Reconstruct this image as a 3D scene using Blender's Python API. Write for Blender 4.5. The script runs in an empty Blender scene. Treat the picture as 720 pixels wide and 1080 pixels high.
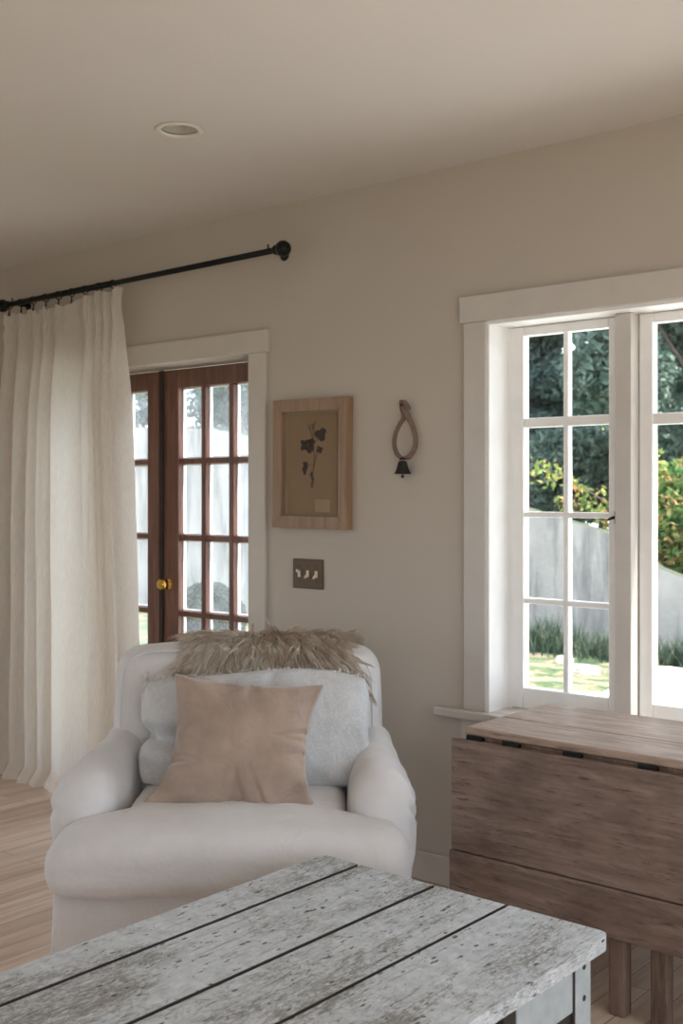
import bpy, bmesh, math, random
from mathutils import Vector, Matrix, noise

S = bpy.context.scene
COL = S.collection
R = math.radians
rnd = random.Random(7)

# ------------------------------------------------------------------ camera
CAM_H = 1.44
TH = R(40.28)                      # the camera looks this far to the left of the wall's normal
cd = bpy.data.cameras.new('camera'); cam = bpy.data.objects.new('camera', cd); COL.objects.link(cam)
cam.location = (0, 0, CAM_H); cam.rotation_euler = (R(90), 0, TH)
cd.sensor_width = 36; cd.sensor_fit = 'AUTO'; cd.lens = 1195 / 1080 * 36
cd.shift_y = -19 / 1080; cd.clip_start = .05; cd.clip_end = 300
cd.dof.use_dof = True; cd.dof.focus_distance = 3.2; cd.dof.aperture_fstop = 5.0
S.camera = cam

# ------------------------------------------------------------------ sky, sun, exposure
SKY_STRENGTH = 1.2
SUN_STRENGTH = 4.0
EXPOSURE = 1.6
w = bpy.data.worlds.new('sky'); S.world = w; w.use_nodes = True
bg = w.node_tree.nodes['Background']
bg.inputs['Color'].default_value = (.82, .92, 1.04, 1); bg.inputs['Strength'].default_value = SKY_STRENGTH
sd = bpy.data.lights.new('sun', 'SUN'); sun = bpy.data.objects.new('sun', sd); COL.objects.link(sun)
sd.energy = SUN_STRENGTH; sd.angle = R(2.0); sd.color = (1, .98, .95)
sun.location = (8, 6, 8)
sun.rotation_euler = Vector((-.60, -.12, -.79)).to_track_quat('-Z', 'Y').to_euler()
vs = S.view_settings
vs.view_transform = 'Standard'; vs.look = 'None'; vs.gamma = 1; vs.use_curve_mapping = False; vs.exposure = EXPOSURE
S.cycles.max_bounces = 14; S.cycles.diffuse_bounces = 8; S.cycles.transparent_max_bounces = 24
S.cycles.sample_clamp_indirect = 6

def portal(loc, rot, sx, sy):      # guides sampling through an opening, gives no light of its own
    d = bpy.data.lights.new('portal', 'AREA'); d.shape = 'RECTANGLE'; d.size = sx; d.size_y = sy
    d.cycles.is_portal = True
    o = bpy.data.objects.new('portal', d); COL.objects.link(o); o.location = loc; o.rotation_euler = rot

# ------------------------------------------------------------------ materials
def lin(c):
    f = lambda v: v / 12.92 if v <= .04045 else ((v + .055) / 1.055) ** 2.4
    return tuple(f(x / 255) for x in c) + (1,)

class NT:
    def __init__(s, name):
        s.m = bpy.data.materials.new(name); s.m.use_nodes = True
        s.t = s.m.node_tree; s.n = s.t.nodes; s.l = s.t.links
        s.b = s.n['Principled BSDF']; s.out = s.n['Material Output']
    def add(s, kind, **kw):
        n = s.n.new(kind)
        for k, v in kw.items(): setattr(n, k, v)
        return n
    def ln(s, a, b): s.l.new(a, b)
    def coords(s, scale=(1, 1, 1), rot=(0, 0, 0), kind='Object'):
        tc = s.add('ShaderNodeTexCoord'); mp = s.add('ShaderNodeMapping')
        mp.inputs['Scale'].default_value = scale; mp.inputs['Rotation'].default_value = rot
        s.ln(tc.outputs[kind], mp.inputs['Vector']); return mp.outputs['Vector']
    def noise(s, vec, scale, detail=4, rough=.55, dist=0):
        n = s.add('ShaderNodeTexNoise'); s.ln(vec, n.inputs['Vector'])
        n.inputs['Scale'].default_value = scale; n.inputs['Detail'].default_value = detail
        n.inputs['Roughness'].default_value = rough; n.inputs['Distortion'].default_value = dist
        return n.outputs['Fac']
    def ramp(s, fac, stops):
        r = s.add('ShaderNodeValToRGB'); e = r.color_ramp.elements
        while len(e) < len(stops): e.new(.5)
        for i, (p, c) in enumerate(stops):
            e[i].position = p; e[i].color = c if len(c) == 4 else lin(c)
        s.ln(fac, r.inputs['Fac']); return r.outputs['Color']
    def mix(s, fac, a, b, mode='MIX'):
        m = s.add('ShaderNodeMix', data_type='RGBA', blend_type=mode)
        for sock, v in ((m.inputs[0], fac), (m.inputs[6], a), (m.inputs[7], b)):
            if hasattr(v, 'links') or hasattr(v, 'is_output'): s.ln(v, sock)
            else: sock.default_value = v
        return m.outputs[2]
    def bump(s, h, strength, dist=.01, prev=None):
        b = s.add('ShaderNodeBump'); b.inputs['Strength'].default_value = strength
        b.inputs['Distance'].default_value = dist; s.ln(h, b.inputs['Height'])
        if prev: s.ln(prev, b.inputs['Normal'])
        return b.outputs['Normal']
    def base(s, v):
        if hasattr(v, 'is_output'): s.ln(v, s.b.inputs['Base Color'])
        else: s.b.inputs['Base Color'].default_value = v
    def set(s, **kw):
        for k, v in kw.items(): s.b.inputs[k.replace('_', ' ')].default_value = v
    def normal(s, v): s.ln(v, s.b.inputs['Normal'])

BW0, BW1 = (0, 0, 0, 1), (1, 1, 1, 1)

def plain(name, c, rough=.5, metal=0, var=.12, scale=12, bump=0, bscale=60, **kw):
    t = NT(name); v = t.coords(); col = lin(c)
    dk = tuple(x * (1 - var) for x in col[:3]) + (1,); lt = tuple(min(1, x * (1 + var)) for x in col[:3]) + (1,)
    t.base(t.ramp(t.noise(v, scale), [(.3, dk), (.7, lt)]))
    t.set(Roughness=rough, Metallic=metal, **kw)
    if bump: t.normal(t.bump(t.noise(v, bscale, 5), bump, .004))
    return t.m

def fabric(name, c, var=.08, weave=420, bump=.25, wr=.25, sheen=.25, fleck=None):
    t = NT(name); v = t.coords(); col = lin(c)
    dk = tuple(x * (1 - var) for x in col[:3]) + (1,); lt = tuple(min(1, x * (1 + var)) for x in col[:3]) + (1,)
    cc = t.ramp(t.noise(v, 7, 6, .6), [(.3, dk), (.7, lt)])
    if fleck:
        f = t.noise(v, 150, 2, .5); big = t.noise(v, 5, 2)
        m1 = t.ramp(f, [(.45, BW0), (.75, (.5, .5, .5, 1))])
        cc = t.mix(m1, cc, lin(fleck))
    t.base(cc); t.set(Roughness=.92); t.b.inputs['Sheen Weight'].default_value = sheen
    n1 = t.bump(t.noise(v, weave, 2), bump, .002)
    t.normal(t.bump(t.noise(v, 9, 4, .55, .6), wr, .035, n1)); return t.m

def wood(name, stops, axis='x', scale=3.0, stretch=14, rough=.6, dark=None, bump=.25, knots=True):
    t = NT(name)
    sc = {'x': (1, stretch, stretch), 'y': (stretch, 1, stretch), 'z': (stretch, stretch, 1)}[axis]
    v = t.coords(sc); iso = t.coords()
    g = t.noise(v, scale, 7, .62, .5)
    c = t.ramp(g, stops)
    big = t.noise(iso, 2.6, 4, .6)
    c = t.mix(t.ramp(big, [(.35, BW0), (.75, (.55, .55, .55, 1))]), c, t.mix(.5, c, lin(stops[0][1])))
    fine = t.noise(t.coords(tuple(x * 2.2 for x in sc)), scale * 3, 5, .6)
    if dark:
        m = t.ramp(t.noise(t.coords(tuple(x * .45 for x in sc)), scale * 4.5, 5, .7), [(.55, BW0), (.68, (.85, .85, .85, 1))])
        c = t.mix(m, c, lin(dark))
        pt = t.ramp(t.noise(t.coords(tuple(1 + x * .12 for x in sc)), 3.2, 5, .65), [(.5, BW0), (.72, (.6, .6, .6, 1))])
        c = t.mix(pt, c, lin(dark))
    t.base(c); t.set(Roughness=rough)
    t.normal(t.bump(fine, bump, .003)); return t.m

def wall_paint(name, c, bump=.12):
    t = NT(name); v = t.coords(); col = lin(c)
    t.base(t.ramp(t.noise(v, 2.2, 5), [(.3, tuple(x * .975 for x in col[:3]) + (1,)), (.7, col)]))
    t.set(Roughness=.85)
    t.normal(t.bump(t.noise(v, 38, 5, .6), bump, .004)); return t.m

def glass_mat(name, tint=(1, 1, 1, 1), gloss=.06, milk=0):
    t = NT(name); t.n.remove(t.b)
    tr = t.add('ShaderNodeBsdfTransparent'); tr.inputs['Color'].default_value = tint
    gl = t.add('ShaderNodeBsdfGlossy'); gl.inputs['Roughness'].default_value = .02
    lw = t.add('ShaderNodeLayerWeight'); lw.inputs['Blend'].default_value = .5
    fz = t.ramp(lw.outputs['Facing'], [(0, (.025,) * 3 + (1,)), (.6, (.045,) * 3 + (1,)), (.85, (.2,) * 3 + (1,)), (1, (.8,) * 3 + (1,))])
    mx = t.add('ShaderNodeMixShader'); t.ln(fz, mx.inputs[0]); t.ln(tr.outputs[0], mx.inputs[1]); t.ln(gl.outputs[0], mx.inputs[2])
    o = mx.outputs[0]
    if milk:
        tl = t.add('ShaderNodeBsdfTranslucent'); tl.inputs['Color'].default_value = (.9, .92, .95, 1)
        m2 = t.add('ShaderNodeMixShader')
        f = t.ramp(t.noise(t.coords(), 5, 4), [(.3, (milk * .5,) * 3 + (1,)), (.75, (milk * 1.4,) * 3 + (1,))])
        t.ln(f, m2.inputs[0]); t.ln(o, m2.inputs[1]); t.ln(tl.outputs[0], m2.inputs[2]); o = m2.outputs[0]
    t.ln(o, t.out.inputs['Surface']); return t.m

def curtain_mat():
    t = NT('sheer_linen'); v = t.coords(); t.n.remove(t.b)
    c = t.ramp(t.noise(t.coords((60, 60, 4)), 6, 4), [(.3, lin((233, 226, 216))), (.7, lin((247, 242, 235)))])
    d = t.add('ShaderNodeBsdfDiffuse'); tl = t.add('ShaderNodeBsdfTranslucent')
    t.ln(c, d.inputs['Color']); t.ln(c, tl.inputs['Color'])
    nb = t.bump(t.noise(v, 300, 2), .15, .002); t.ln(nb, d.inputs['Normal'])
    m = t.add('ShaderNodeMixShader'); m.inputs[0].default_value = .6
    t.ln(d.outputs[0], m.inputs[1]); t.ln(tl.outputs[0], m.inputs[2]); t.ln(m.outputs[0], t.out.inputs['Surface'])
    return t.m

def floor_mat():
    t = NT('floorboards'); v = t.coords(rot=(0, 0, R(90)))
    b = t.add('ShaderNodeTexBrick'); t.ln(v, b.inputs['Vector'])
    b.offset = .37; b.offset_frequency = 2; b.squash = 1
    b.inputs['Color1'].default_value = lin((208, 186, 168)); b.inputs['Color2'].default_value = lin((232, 214, 198))
    b.inputs['Mortar'].default_value = lin((150, 122, 104)); b.inputs['Scale'].default_value = 1
    b.inputs['Mortar Size'].default_value = .0016; b.inputs['Mortar Smooth'].default_value = .3; b.inputs['Bias'].default_value = 0
    b.inputs['Brick Width'].default_value = 1.3; b.inputs['Row Height'].default_value = .085
    g = t.noise(t.coords((12, 1, 12)), 2.2, 5, .55, .4)
    c = t.mix(.6, b.outputs['Color'], t.ramp(g, [(.3, (190, 172, 160)), (.6, (255, 250, 245))]), 'MULTIPLY')
    t.base(c); t.set(Roughness=.38)
    t.normal(t.bump(g, .08, .002)); return t.m

def chipped_paint():
    """white farmhouse paint, worn to grey wood in patches and chipped to dark wood along the grain (y)"""
    t = NT('chipped_white_paint'); iso = t.coords(); st = t.coords((3.2, 1, 3.2)); fine = t.coords((7, 1.7, 7))
    paint = t.ramp(t.noise(iso, 30, 7, .7), [(.3, (176, 183, 188)), (.55, (206, 212, 216)), (.75, (228, 232, 235))])
    grain = t.ramp(t.noise(t.coords((40, 2.5, 40)), 4, 5, .65), [(.3, (92, 88, 80)), (.7, (160, 156, 146))])
    zone = t.noise(st, 2.0, 4, .6, .4)                      # where the paint has gone thin
    speck = t.noise(fine, 24, 6, .75, .6)
    wsum = t.add('ShaderNodeMath', operation='MULTIPLY_ADD'); t.ln(zone, wsum.inputs[0]); wsum.inputs[1].default_value = .75; t.ln(speck, wsum.inputs[2])
    wornmask = t.ramp(wsum.outputs[0], [(.90, BW0), (.99, (.85, .85, .85, 1))])
    c = t.mix(wornmask, paint, grain)
    scr = t.noise(t.coords((26, 1.6, 26)), 5, 6, .7, .3)    # long fine scratches
    c = t.mix(t.ramp(scr, [(.57, BW0), (.66, (.75, .75, .75, 1))]), c, lin((104, 100, 94)))
    fl = t.add('ShaderNodeTexVoronoi', feature='DISTANCE_TO_EDGE'); t.ln(t.coords((3.4, 1, 3.4)), fl.inputs['Vector']); fl.inputs['Scale'].default_value = 30
    edge = t.mix(1.0, t.ramp(fl.outputs['Distance'], [(.02, BW1), (.06, BW0)]), t.ramp(zone, [(.42, BW0), (.6, (.55, .55, .55, 1))]), 'MULTIPLY')
    c = t.mix(edge, c, lin((96, 92, 86)))
    chips = t.ramp(t.noise(t.coords((7, 2.6, 7)), 11, 4, .66, .2), [(.635, BW0), (.655, BW1)])
    c = t.mix(chips, c, lin((58, 54, 50)))
    v = t.add('ShaderNodeTexVoronoi'); t.ln(t.coords((2.6, 1, 2.6)), v.inputs['Vector']); v.inputs['Scale'].default_value = 11
    v2 = t.ramp(v.outputs['Distance'], [(.085, BW1), (.105, BW0)])
    c = t.mix(v2, c, lin((44, 42, 40)))
    t.base(c); t.set(Roughness=.42)
    n = t.bump(t.mix(chips, t.mix(wornmask, BW1, (.5, .5, .5, 1)), BW0), .55, .003); t.normal(t.bump(speck, .35, .003, n)); return t.m

def stucco_wall():
    t = NT('garden_stucco'); iso = t.coords(); st = t.coords((3.0, 3.0, .45))
    a = t.ramp(t.noise(iso, 1.6, 6, .6), [(.3, (142, 140, 137)), (.7, (172, 169, 165))])
    m = t.ramp(t.noise(st, 1.6, 6, .65, .4), [(.46, BW0), (.66, (.8, .8, .8, 1))])
    c = t.mix(m, a, lin((88, 90, 92)))
    ge = t.add('ShaderNodeNewGeometry'); sx = t.add('ShaderNodeSeparateXYZ'); t.ln(ge.outputs['Normal'], sx.inputs[0])
    t.base(t.mix(t.ramp(sx.outputs['Z'], [(.3, BW0), (.6, BW1)]), c, lin((74, 80, 62)))); t.set(Roughness=.95)   # upward faces coloured dark to dim the sunlit top edge
    t.normal(t.bump(t.noise(iso, 18, 5), .3, .02)); return t.m

def lawn_mat():
    t = NT('dry_lawn'); iso = t.coords()
    g = t.ramp(t.noise(t.coords((1, 1.3, 1)), 3.4, 7, .72), [(.36, (54, 78, 48)), (.48, (90, 108, 66)), (.54, (142, 128, 104)), (.70, (168, 156, 138))])
    f = t.ramp(t.noise(iso, 40, 4, .7), [(.3, (120, 120, 110)), (.65, (255, 255, 255))])
    t.base(t.mix(.6, g, f, 'MULTIPLY')); t.set(Roughness=1); return t.m

def leaf_mat(name, c1, c2, c3=None):
    t = NT(name); t.n.remove(t.b)
    oi = t.noise(t.coords(), 6, 3, .7)
    stops = [(.34, c1), (.52, c2)] + ([(.64, c3)] if c3 else [])
    c = t.ramp(oi, stops)
    d = t.add('ShaderNodeBsdfDiffuse'); tl = t.add('ShaderNodeBsdfTranslucent')
    t.ln(c, d.inputs['Color']); t.ln(c, tl.inputs['Color'])
    m = t.add('ShaderNodeMixShader'); m.inputs[0].default_value = .3
    t.ln(d.outputs[0], m.inputs[1]); t.ln(tl.outputs[0], m.inputs[2]); t.ln(m.outputs[0], t.out.inputs['Surface'])
    return t.m

M = {}
M['wall'] = wall_paint('cream_wall_paint', (190, 181, 170))
M['ceil'] = wall_paint('ceiling_paint', (212, 207, 202), .1)
M['trimwhite'] = plain('white_trim_paint', (200, 194, 187), .45, var=.03, bump=.06)
M['doorcasing'] = plain('cream_trim_paint', (198, 190, 180), .5, var=.03)
M['sashwhite'] = plain('white_sash_paint', (240, 239, 237), .45, var=.03, bump=.08)
M['stucco_out'] = plain('house_stucco', (225, 222, 216), .95, var=.05, bump=.3, bscale=30)
M['glass'] = glass_mat('window_glass')
M['dglass'] = glass_mat('door_glass', milk=.10)
M['door'] = wood('mahogany_door', [(.25, (88, 58, 48)), (.5, (116, 78, 64)), (.75, (142, 104, 88))], 'z', 3, 12, .45)
M['brass'] = plain('brass', (214, 170, 88), .22, 1, .06)
M['iron'] = plain('black_iron', (26, 30, 28), .42, .6, .2)
M['curtain'] = curtain_mat()
M['slip'] = fabric('linen_slipcover', (216, 214, 214), .05, 420, .25, .3)
M['greyfab'] = fabric('grey_woven_cushion', (196, 197, 198), .06, 260, .45, .4, fleck=(226, 228, 230))
M['velvet'] = fabric('taupe_velvet', (164, 144, 130), .2, 500, .12, .35, sheen=.5)
M['fringe'] = plain('white_fringe', (226, 222, 216), .95)
M['wool'] = leaf_mat('sheepskin_wool', (206, 188, 168), (230, 218, 202), (242, 234, 222))
M['hide'] = plain('sheep_hide', (206, 186, 158), .95)
M['floor'] = floor_mat()
M['paint'] = chipped_paint()
M['bluepaint'] = plain('pale_grey_blue_paint', (176, 184, 186), .55, var=.10, scale=20, bump=.2)
M['darkwood_shade'] = plain('dark_wood_and_shade', (52, 44, 40), .8, var=.3, bump=.3)  # old wood parts, also the shade put into plank gaps and slits
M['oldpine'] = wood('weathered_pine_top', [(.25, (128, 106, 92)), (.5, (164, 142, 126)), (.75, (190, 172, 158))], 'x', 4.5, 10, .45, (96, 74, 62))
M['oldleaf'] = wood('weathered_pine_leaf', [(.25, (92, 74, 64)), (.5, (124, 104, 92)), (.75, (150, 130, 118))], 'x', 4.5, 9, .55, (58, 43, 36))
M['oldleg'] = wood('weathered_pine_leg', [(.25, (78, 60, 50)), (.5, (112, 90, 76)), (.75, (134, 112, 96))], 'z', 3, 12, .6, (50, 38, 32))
M['frame'] = wood('pale_frame_wood', [(.25, (128, 100, 76)), (.5, (150, 121, 95)), (.75, (168, 140, 113))], 'z', 3, 12, .5)
M['paper'] = plain('aged_paper', (138, 114, 86), .9, var=.08, scale=9)
M['mat'] = plain('mount_board', (150, 134, 106), .9, var=.05)
M['card'] = plain('caption_card', (158, 138, 110), .9, var=.05)
M['petal'] = plain('pressed_dark_petals', (46, 32, 30), .9, var=.3, scale=60)
M['stem'] = plain('pressed_brown_stem', (92, 70, 50), .9, var=.2)
M['bronze'] = plain('bronze_plate', (92, 72, 54), .5, .2, .1)
M['ivory'] = plain('ivory_plastic', (226, 210, 190), .4, var=.03)
M['leather'] = plain('worn_leather', (122, 100, 88), .7, var=.2, scale=40, bump=.3)
M['bell'] = plain('dark_bell_iron', (48, 45, 43), .5, .5, .25, bump=.3)
M['lamp'] = plain('white_enamel', (214, 210, 200), .4, var=.03)
M['bulb'] = plain('frosted_bulb', (220, 218, 210), .25, var=.02)
M['gwall'] = stucco_wall()
M['lawn'] = lawn_mat()
M['stone'] = plain('white_stone', (226, 223, 217), .9, var=.06, bump=.3)
M['bark'] = plain('bark', (92, 84, 76), .95, var=.25, bump=.5)
M['fir'] = leaf_mat('evergreen_needles', (66, 86, 84), (98, 118, 112), (124, 142, 134))
M['oak'] = leaf_mat('dull_green_leaves', (74, 96, 88), (110, 130, 118), (140, 154, 140))
M['spring'] = leaf_mat('yellow_green_leaves', (98, 136, 76), (158, 170, 98), (222, 164, 114))
M['shrubgreen'] = leaf_mat('shrub_leaves', (64, 104, 70), (108, 138, 82), (214, 166, 120))
M['box'] = leaf_mat('boxwood_leaves', (30, 46, 38), (44, 64, 54), (70, 90, 78))
M['tuft'] = leaf_mat('grass_blades', (50, 68, 60), (74, 92, 78), (112, 118, 92))

# ------------------------------------------------------------------ mesh helpers
def link(name, me, mat=None, parent=None, smooth=False):
    o = bpy.data.objects.new(name, me); COL.objects.link(o)
    if mat is not None: me.materials.append(mat)
    if parent is not None: o.parent = parent
    if smooth:
        for p in me.polygons: p.use_smooth = True
    return o

def obj(name, bm, mat, parent=None, smooth=False):
    bmesh.ops.recalc_face_normals(bm, faces=bm.faces[:])
    me = bpy.data.meshes.new(name); bm.to_mesh(me); bm.free()
    return link(name, me, mat, parent, smooth)

def tag(o, label, cat, group=None, kind=None):
    o['label'] = label; o['category'] = cat
    if group: o['group'] = group
    if kind: o['kind'] = kind
    return o

def struct(o): o['kind'] = 'structure'; return o

def empty(name, loc, rot=(0, 0, 0)):
    o = bpy.data.objects.new(name, None); COL.objects.link(o); o.location = loc; o.rotation_euler = rot
    o.empty_display_size = .1; return o

def add_box(bm, a, b, bev=0, seg=2):
    a, b = Vector(a), Vector(b); c = (a + b) / 2; s = b - a
    r = bmesh.ops.create_cube(bm, size=1, matrix=Matrix.Translation(c) @ Matrix.Diagonal((*s, 1)))
    vs_ = r['verts']
    if bev:
        es = list({e for v in vs_ for e in v.link_edges})
        bmesh.ops.bevel(bm, geom=es, offset=bev, segments=seg, affect='EDGES', profile=.5)
    return bm

def box(a, b, bev=0, seg=2): return add_box(bmesh.new(), a, b, bev, seg)

def add_tube(bm, pts, rad, n=10, flat=1.0, cap=True):
    """tube along pts; rad may be a number or list; flat squashes one section axis"""
    pts = [Vector(p) for p in pts]; rings = []
    up = Vector((0, 0, 1)); prev = None
    for i, p in enumerate(pts):
        d = (pts[min(i + 1, len(pts) - 1)] - pts[max(i - 1, 0)]).normalized()
        if prev is None:
            a = d.cross(up)
            if a.length < 1e-3: a = d.cross(Vector((0, 1, 0)))
        else: a = prev - d * prev.dot(d)
        a.normalize(); prev = a; b = d.cross(a)
        r = rad[i] if isinstance(rad, (list, tuple)) else rad
        rings.append([bm.verts.new(p + a * (r * math.cos(2 * math.pi * k / n)) + b * (r * flat * math.sin(2 * math.pi * k / n))) for k in range(n)])
    for q in range(len(rings) - 1):
        for k in range(n):
            bm.faces.new((rings[q][k], rings[q][(k + 1) % n], rings[q + 1][(k + 1) % n], rings[q + 1][k]))
    if cap: bm.faces.new(rings[0]); bm.faces.new(rings[-1])
    return bm

def add_lathe(bm, prof, n=32, mat=Matrix()):
    rings = []
    for r, z in prof:
        if r < 1e-6: rings.append([bm.verts.new(mat @ Vector((0, 0, z)))])
        else: rings.append([bm.verts.new(mat @ Vector((r * math.cos(2 * math.pi * k / n), r * math.sin(2 * math.pi * k / n), z))) for k in range(n)])
    for a, b in zip(rings, rings[1:]):
        for k in range(n):
            k2 = (k + 1) % n
            if len(a) == 1 and len(b) == 1: continue
            if len(a) == 1: bm.faces.new((a[0], b[k], b[k2]))
            elif len(b) == 1: bm.faces.new((a[k], a[k2], b[0]))
            else: bm.faces.new((a[k], a[k2], b[k2], b[k]))
    return bm

def add_prism(bm, poly, y0, y1, bev=0):
    """poly in (x,z) extruded from y0 to y1"""
    A = [bm.verts.new((x, y0, z)) for x, z in poly]; B = [bm.verts.new((x, y1, z)) for x, z in poly]
    n = len(poly); fs = [bm.faces.new(A), bm.faces.new(B[::-1])]
    for k in range(n): fs.append(bm.faces.new((A[k], B[k], B[(k + 1) % n], A[(k + 1) % n])))
    if bev: bmesh.ops.bevel(bm, geom=list({e for f in fs[:2] for e in f.edges}), offset=bev, segments=2, affect='EDGES')
    return bm

def rbox(size, r, n, deform):
    """soft rounded block on a fine grid, then bent by deform(Vector)->Vector"""
    h = Vector(size) / 2; bm = bmesh.new()
    bmesh.ops.create_cube(bm, size=2)
    bmesh.ops.subdivide_edges(bm, edges=bm.edges[:], cuts=n, use_grid_fill=True)
    rr = Vector(r) if isinstance(r, (tuple, list)) else Vector((r, r, r))
    for v in bm.verts:
        p = Vector((v.co.x * h.x, v.co.y * h.y, v.co.z * h.z)); q = Vector(); d = Vector()
        for i in range(3):
            lim = h[i] - rr[i]; q[i] = max(-lim, min(lim, p[i])); d[i] = (p[i] - q[i]) / rr[i]
        if d.length > 1e-9:
            m = max(abs(d.x), abs(d.y), abs(d.z)); d = d.normalized() * m
        v.co = deform(Vector((q.x + d.x * rr.x, q.y + d.y * rr.y, q.z + d.z * rr.z)))
    return bm

def sm(a, b, x):
    t = max(0, min(1, (x - a) / (b - a))); return t * t * (3 - 2 * t)

def panel_with_holes(bm, xs, zs, solid, y0, y1, swap=None):
    """wall slab between y0 and y1 on the grid xs/zs; solid(x,z)-> bool at cell centres"""
    P = {}
    def V(i, j, k):
        if (i, j, k) not in P:
            co = Vector((xs[i], (y0, y1)[k], zs[j])); P[i, j, k] = bm.verts.new(swap(co) if swap else co)
        return P[i, j, k]
    nx, nz = len(xs) - 1, len(zs) - 1
    S_ = [[solid((xs[i] + xs[i + 1]) / 2, (zs[j] + zs[j + 1]) / 2) for j in range(nz)] for i in range(nx)]
    ok = lambda i, j: 0 <= i < nx and 0 <= j < nz and S_[i][j]
    for i in range(nx):
        for j in range(nz):
            if not S_[i][j]: continue
            bm.faces.new([V(i, j, 0), V(i + 1, j, 0), V(i + 1, j + 1, 0), V(i, j + 1, 0)])
            bm.faces.new([V(i, j, 1), V(i, j + 1, 1), V(i + 1, j + 1, 1), V(i + 1, j, 1)])
            if not ok(i - 1, j): bm.faces.new([V(i, j, 0), V(i, j + 1, 0), V(i, j + 1, 1), V(i, j, 1)])
            if not ok(i + 1, j): bm.faces.new([V(i + 1, j, 0), V(i + 1, j, 1), V(i + 1, j + 1, 1), V(i + 1, j + 1, 0)])
            if not ok(i, j - 1): bm.faces.new([V(i, j, 0), V(i, j, 1), V(i + 1, j, 1), V(i + 1, j, 0)])
            if not ok(i, j + 1): bm.faces.new([V(i, j + 1, 0), V(i + 1, j + 1, 0), V(i + 1, j + 1, 1), V(i, j + 1, 1)])
    return bm

# ------------------------------------------------------------------ room shell
WY, WT, H = 3.43, .22, 2.64
XL, XR, YB = -5.75, 1.9, -2.9
WIN = (-2.22, -.10, .662, 2.056); WHOLE = (-2.22, -.10, .630, 2.058)
DOOR = (-4.90, -3.412, 0, 2.036)
inside = lambda x, z, o: o[0] < x < o[1] and o[2] < z < o[3]
struct(obj('wall_back', panel_with_holes(bmesh.new(), [XL - .2, DOOR[0], DOOR[1], WIN[0], WIN[1], XR + .2], [0, WHOLE[2], DOOR[3], WHOLE[3], H],
       lambda x, z: not inside(x, z, WHOLE) and not inside(x, z, DOOR), WY, WY + WT), M['wall']))
LW = [(-2.6, -.3, .06, 2.2), (1.0, 2.3, .06, 1.9)]      # unseen openings added on the left side to brighten floor and chair
struct(obj('wall_left', panel_with_holes(bmesh.new(), [YB, -2.6, -.3, 1.0, 2.3, WY], [0, .06, 1.9, 2.2, H],
       lambda y, z: not any(inside(y, z, o) for o in LW), XL - .2, XL, lambda c: Vector((c.y, c.x, c.z))), M['wall']))
for o in LW: portal((XL - .25, (o[0] + o[1]) / 2, (o[2] + o[3]) / 2), (0, R(-90), 0), o[3] - o[2], o[1] - o[0])
RW = [(-2.3, .1, .06, 2.5), (.5, 2.7, .06, 2.5)]       # two big unseen openings added in the side wall for more light
struct(obj('wall_right', panel_with_holes(bmesh.new(), [YB, -2.3, .1, .5, 2.7, WY], [0, .06, 2.5, H],
       lambda y, z: not any(inside(y, z, o) for o in RW), XR, XR + .2, lambda c: Vector((c.y, c.x, c.z))), M['wall']))
BOPEN = (.2, 1.6, .9, 2.1)  # unseen opening added in the rear wall to let in more daylight
struct(obj('wall_rear', panel_with_holes(bmesh.new(), [XL - .2, BOPEN[0], BOPEN[1], XR + .2], [0, BOPEN[2], BOPEN[3], H],
       lambda x, z: not inside(x, z, BOPEN), YB - .2, YB), M['wall']))
portal((-1.16, WY + WT + .05, 1.36), (R(-90), 0, 0), 2.1, 1.4)
portal((-4.15, WY + WT + .05, 1.02), (R(-90), 0, 0), 1.48, 2.03)
for o in RW: portal((XR + .25, (o[0] + o[1]) / 2, 1.28), (0, R(90), 0), 2.44, o[1] - o[0])
portal((.9, YB - .25, 1.5), (R(90), 0, 0), 1.4, 1.2)
struct(obj('floor', box((XL - .2, YB - .2, -.2), (XR + .2, WY + WT, 0)), M['floor']))

DLX, DLY, DLR = -2.818, 2.50, .062     # downlight
bm = bmesh.new()
hs = .12; xs = [XL - .2, DLX - hs, DLX + hs, XR + .2]; ys = [YB - .2, DLY - hs, DLY + hs, WY + WT]
for i in range(3):
    for j in range(3):
        if i == 1 and j == 1: continue
        bm.faces.new([bm.verts.new((x, y, H)) for x, y in ((xs[i], ys[j]), (xs[i + 1], ys[j]), (xs[i + 1], ys[j + 1]), (xs[i], ys[j + 1]))])
N = 48
ci = [bm.verts.new((DLX + DLR * math.cos(2 * math.pi * k / N), DLY + DLR * math.sin(2 * math.pi * k / N), H)) for k in range(N)]
def sq(k):
    a = 2 * math.pi * k / N; c_, s_ = math.cos(a), math.sin(a); m_ = max(abs(c_), abs(s_)); return (DLX + hs * c_ / m_, DLY + hs * s_ / m_, H)
so = [bm.verts.new(sq(k)) for k in range(N)]
for k in range(N): bm.faces.new((so[k], so[(k + 1) % N], ci[(k + 1) % N], ci[k]))
add_box(bm, (XL - .2, YB - .2, H + .2), (XR + .2, WY + WT, H + .3))
bmesh.ops.remove_doubles(bm, verts=bm.verts[:], dist=1e-5)
struct(obj('ceiling', bm, M['ceil']))
# outer skirt of the loft so that daylight does not leak over the ceiling
bm = bmesh.new()
add_box(bm, (XL - .25, YB - .25, H), (XL - .2, WY + WT + .05, H + .3)); add_box(bm, (XR + .2, YB - .25, H), (XR + .25, WY + WT + .05, H + .3))
add_box(bm, (XL - .25, YB - .25, H), (XR + .25, YB - .2, H + .3)); add_box(bm, (XL - .25, WY + WT, H), (XR + .25, WY + WT + .05, H + .3))
struct(obj('trim_2', bm, M['stucco_out']))
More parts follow.
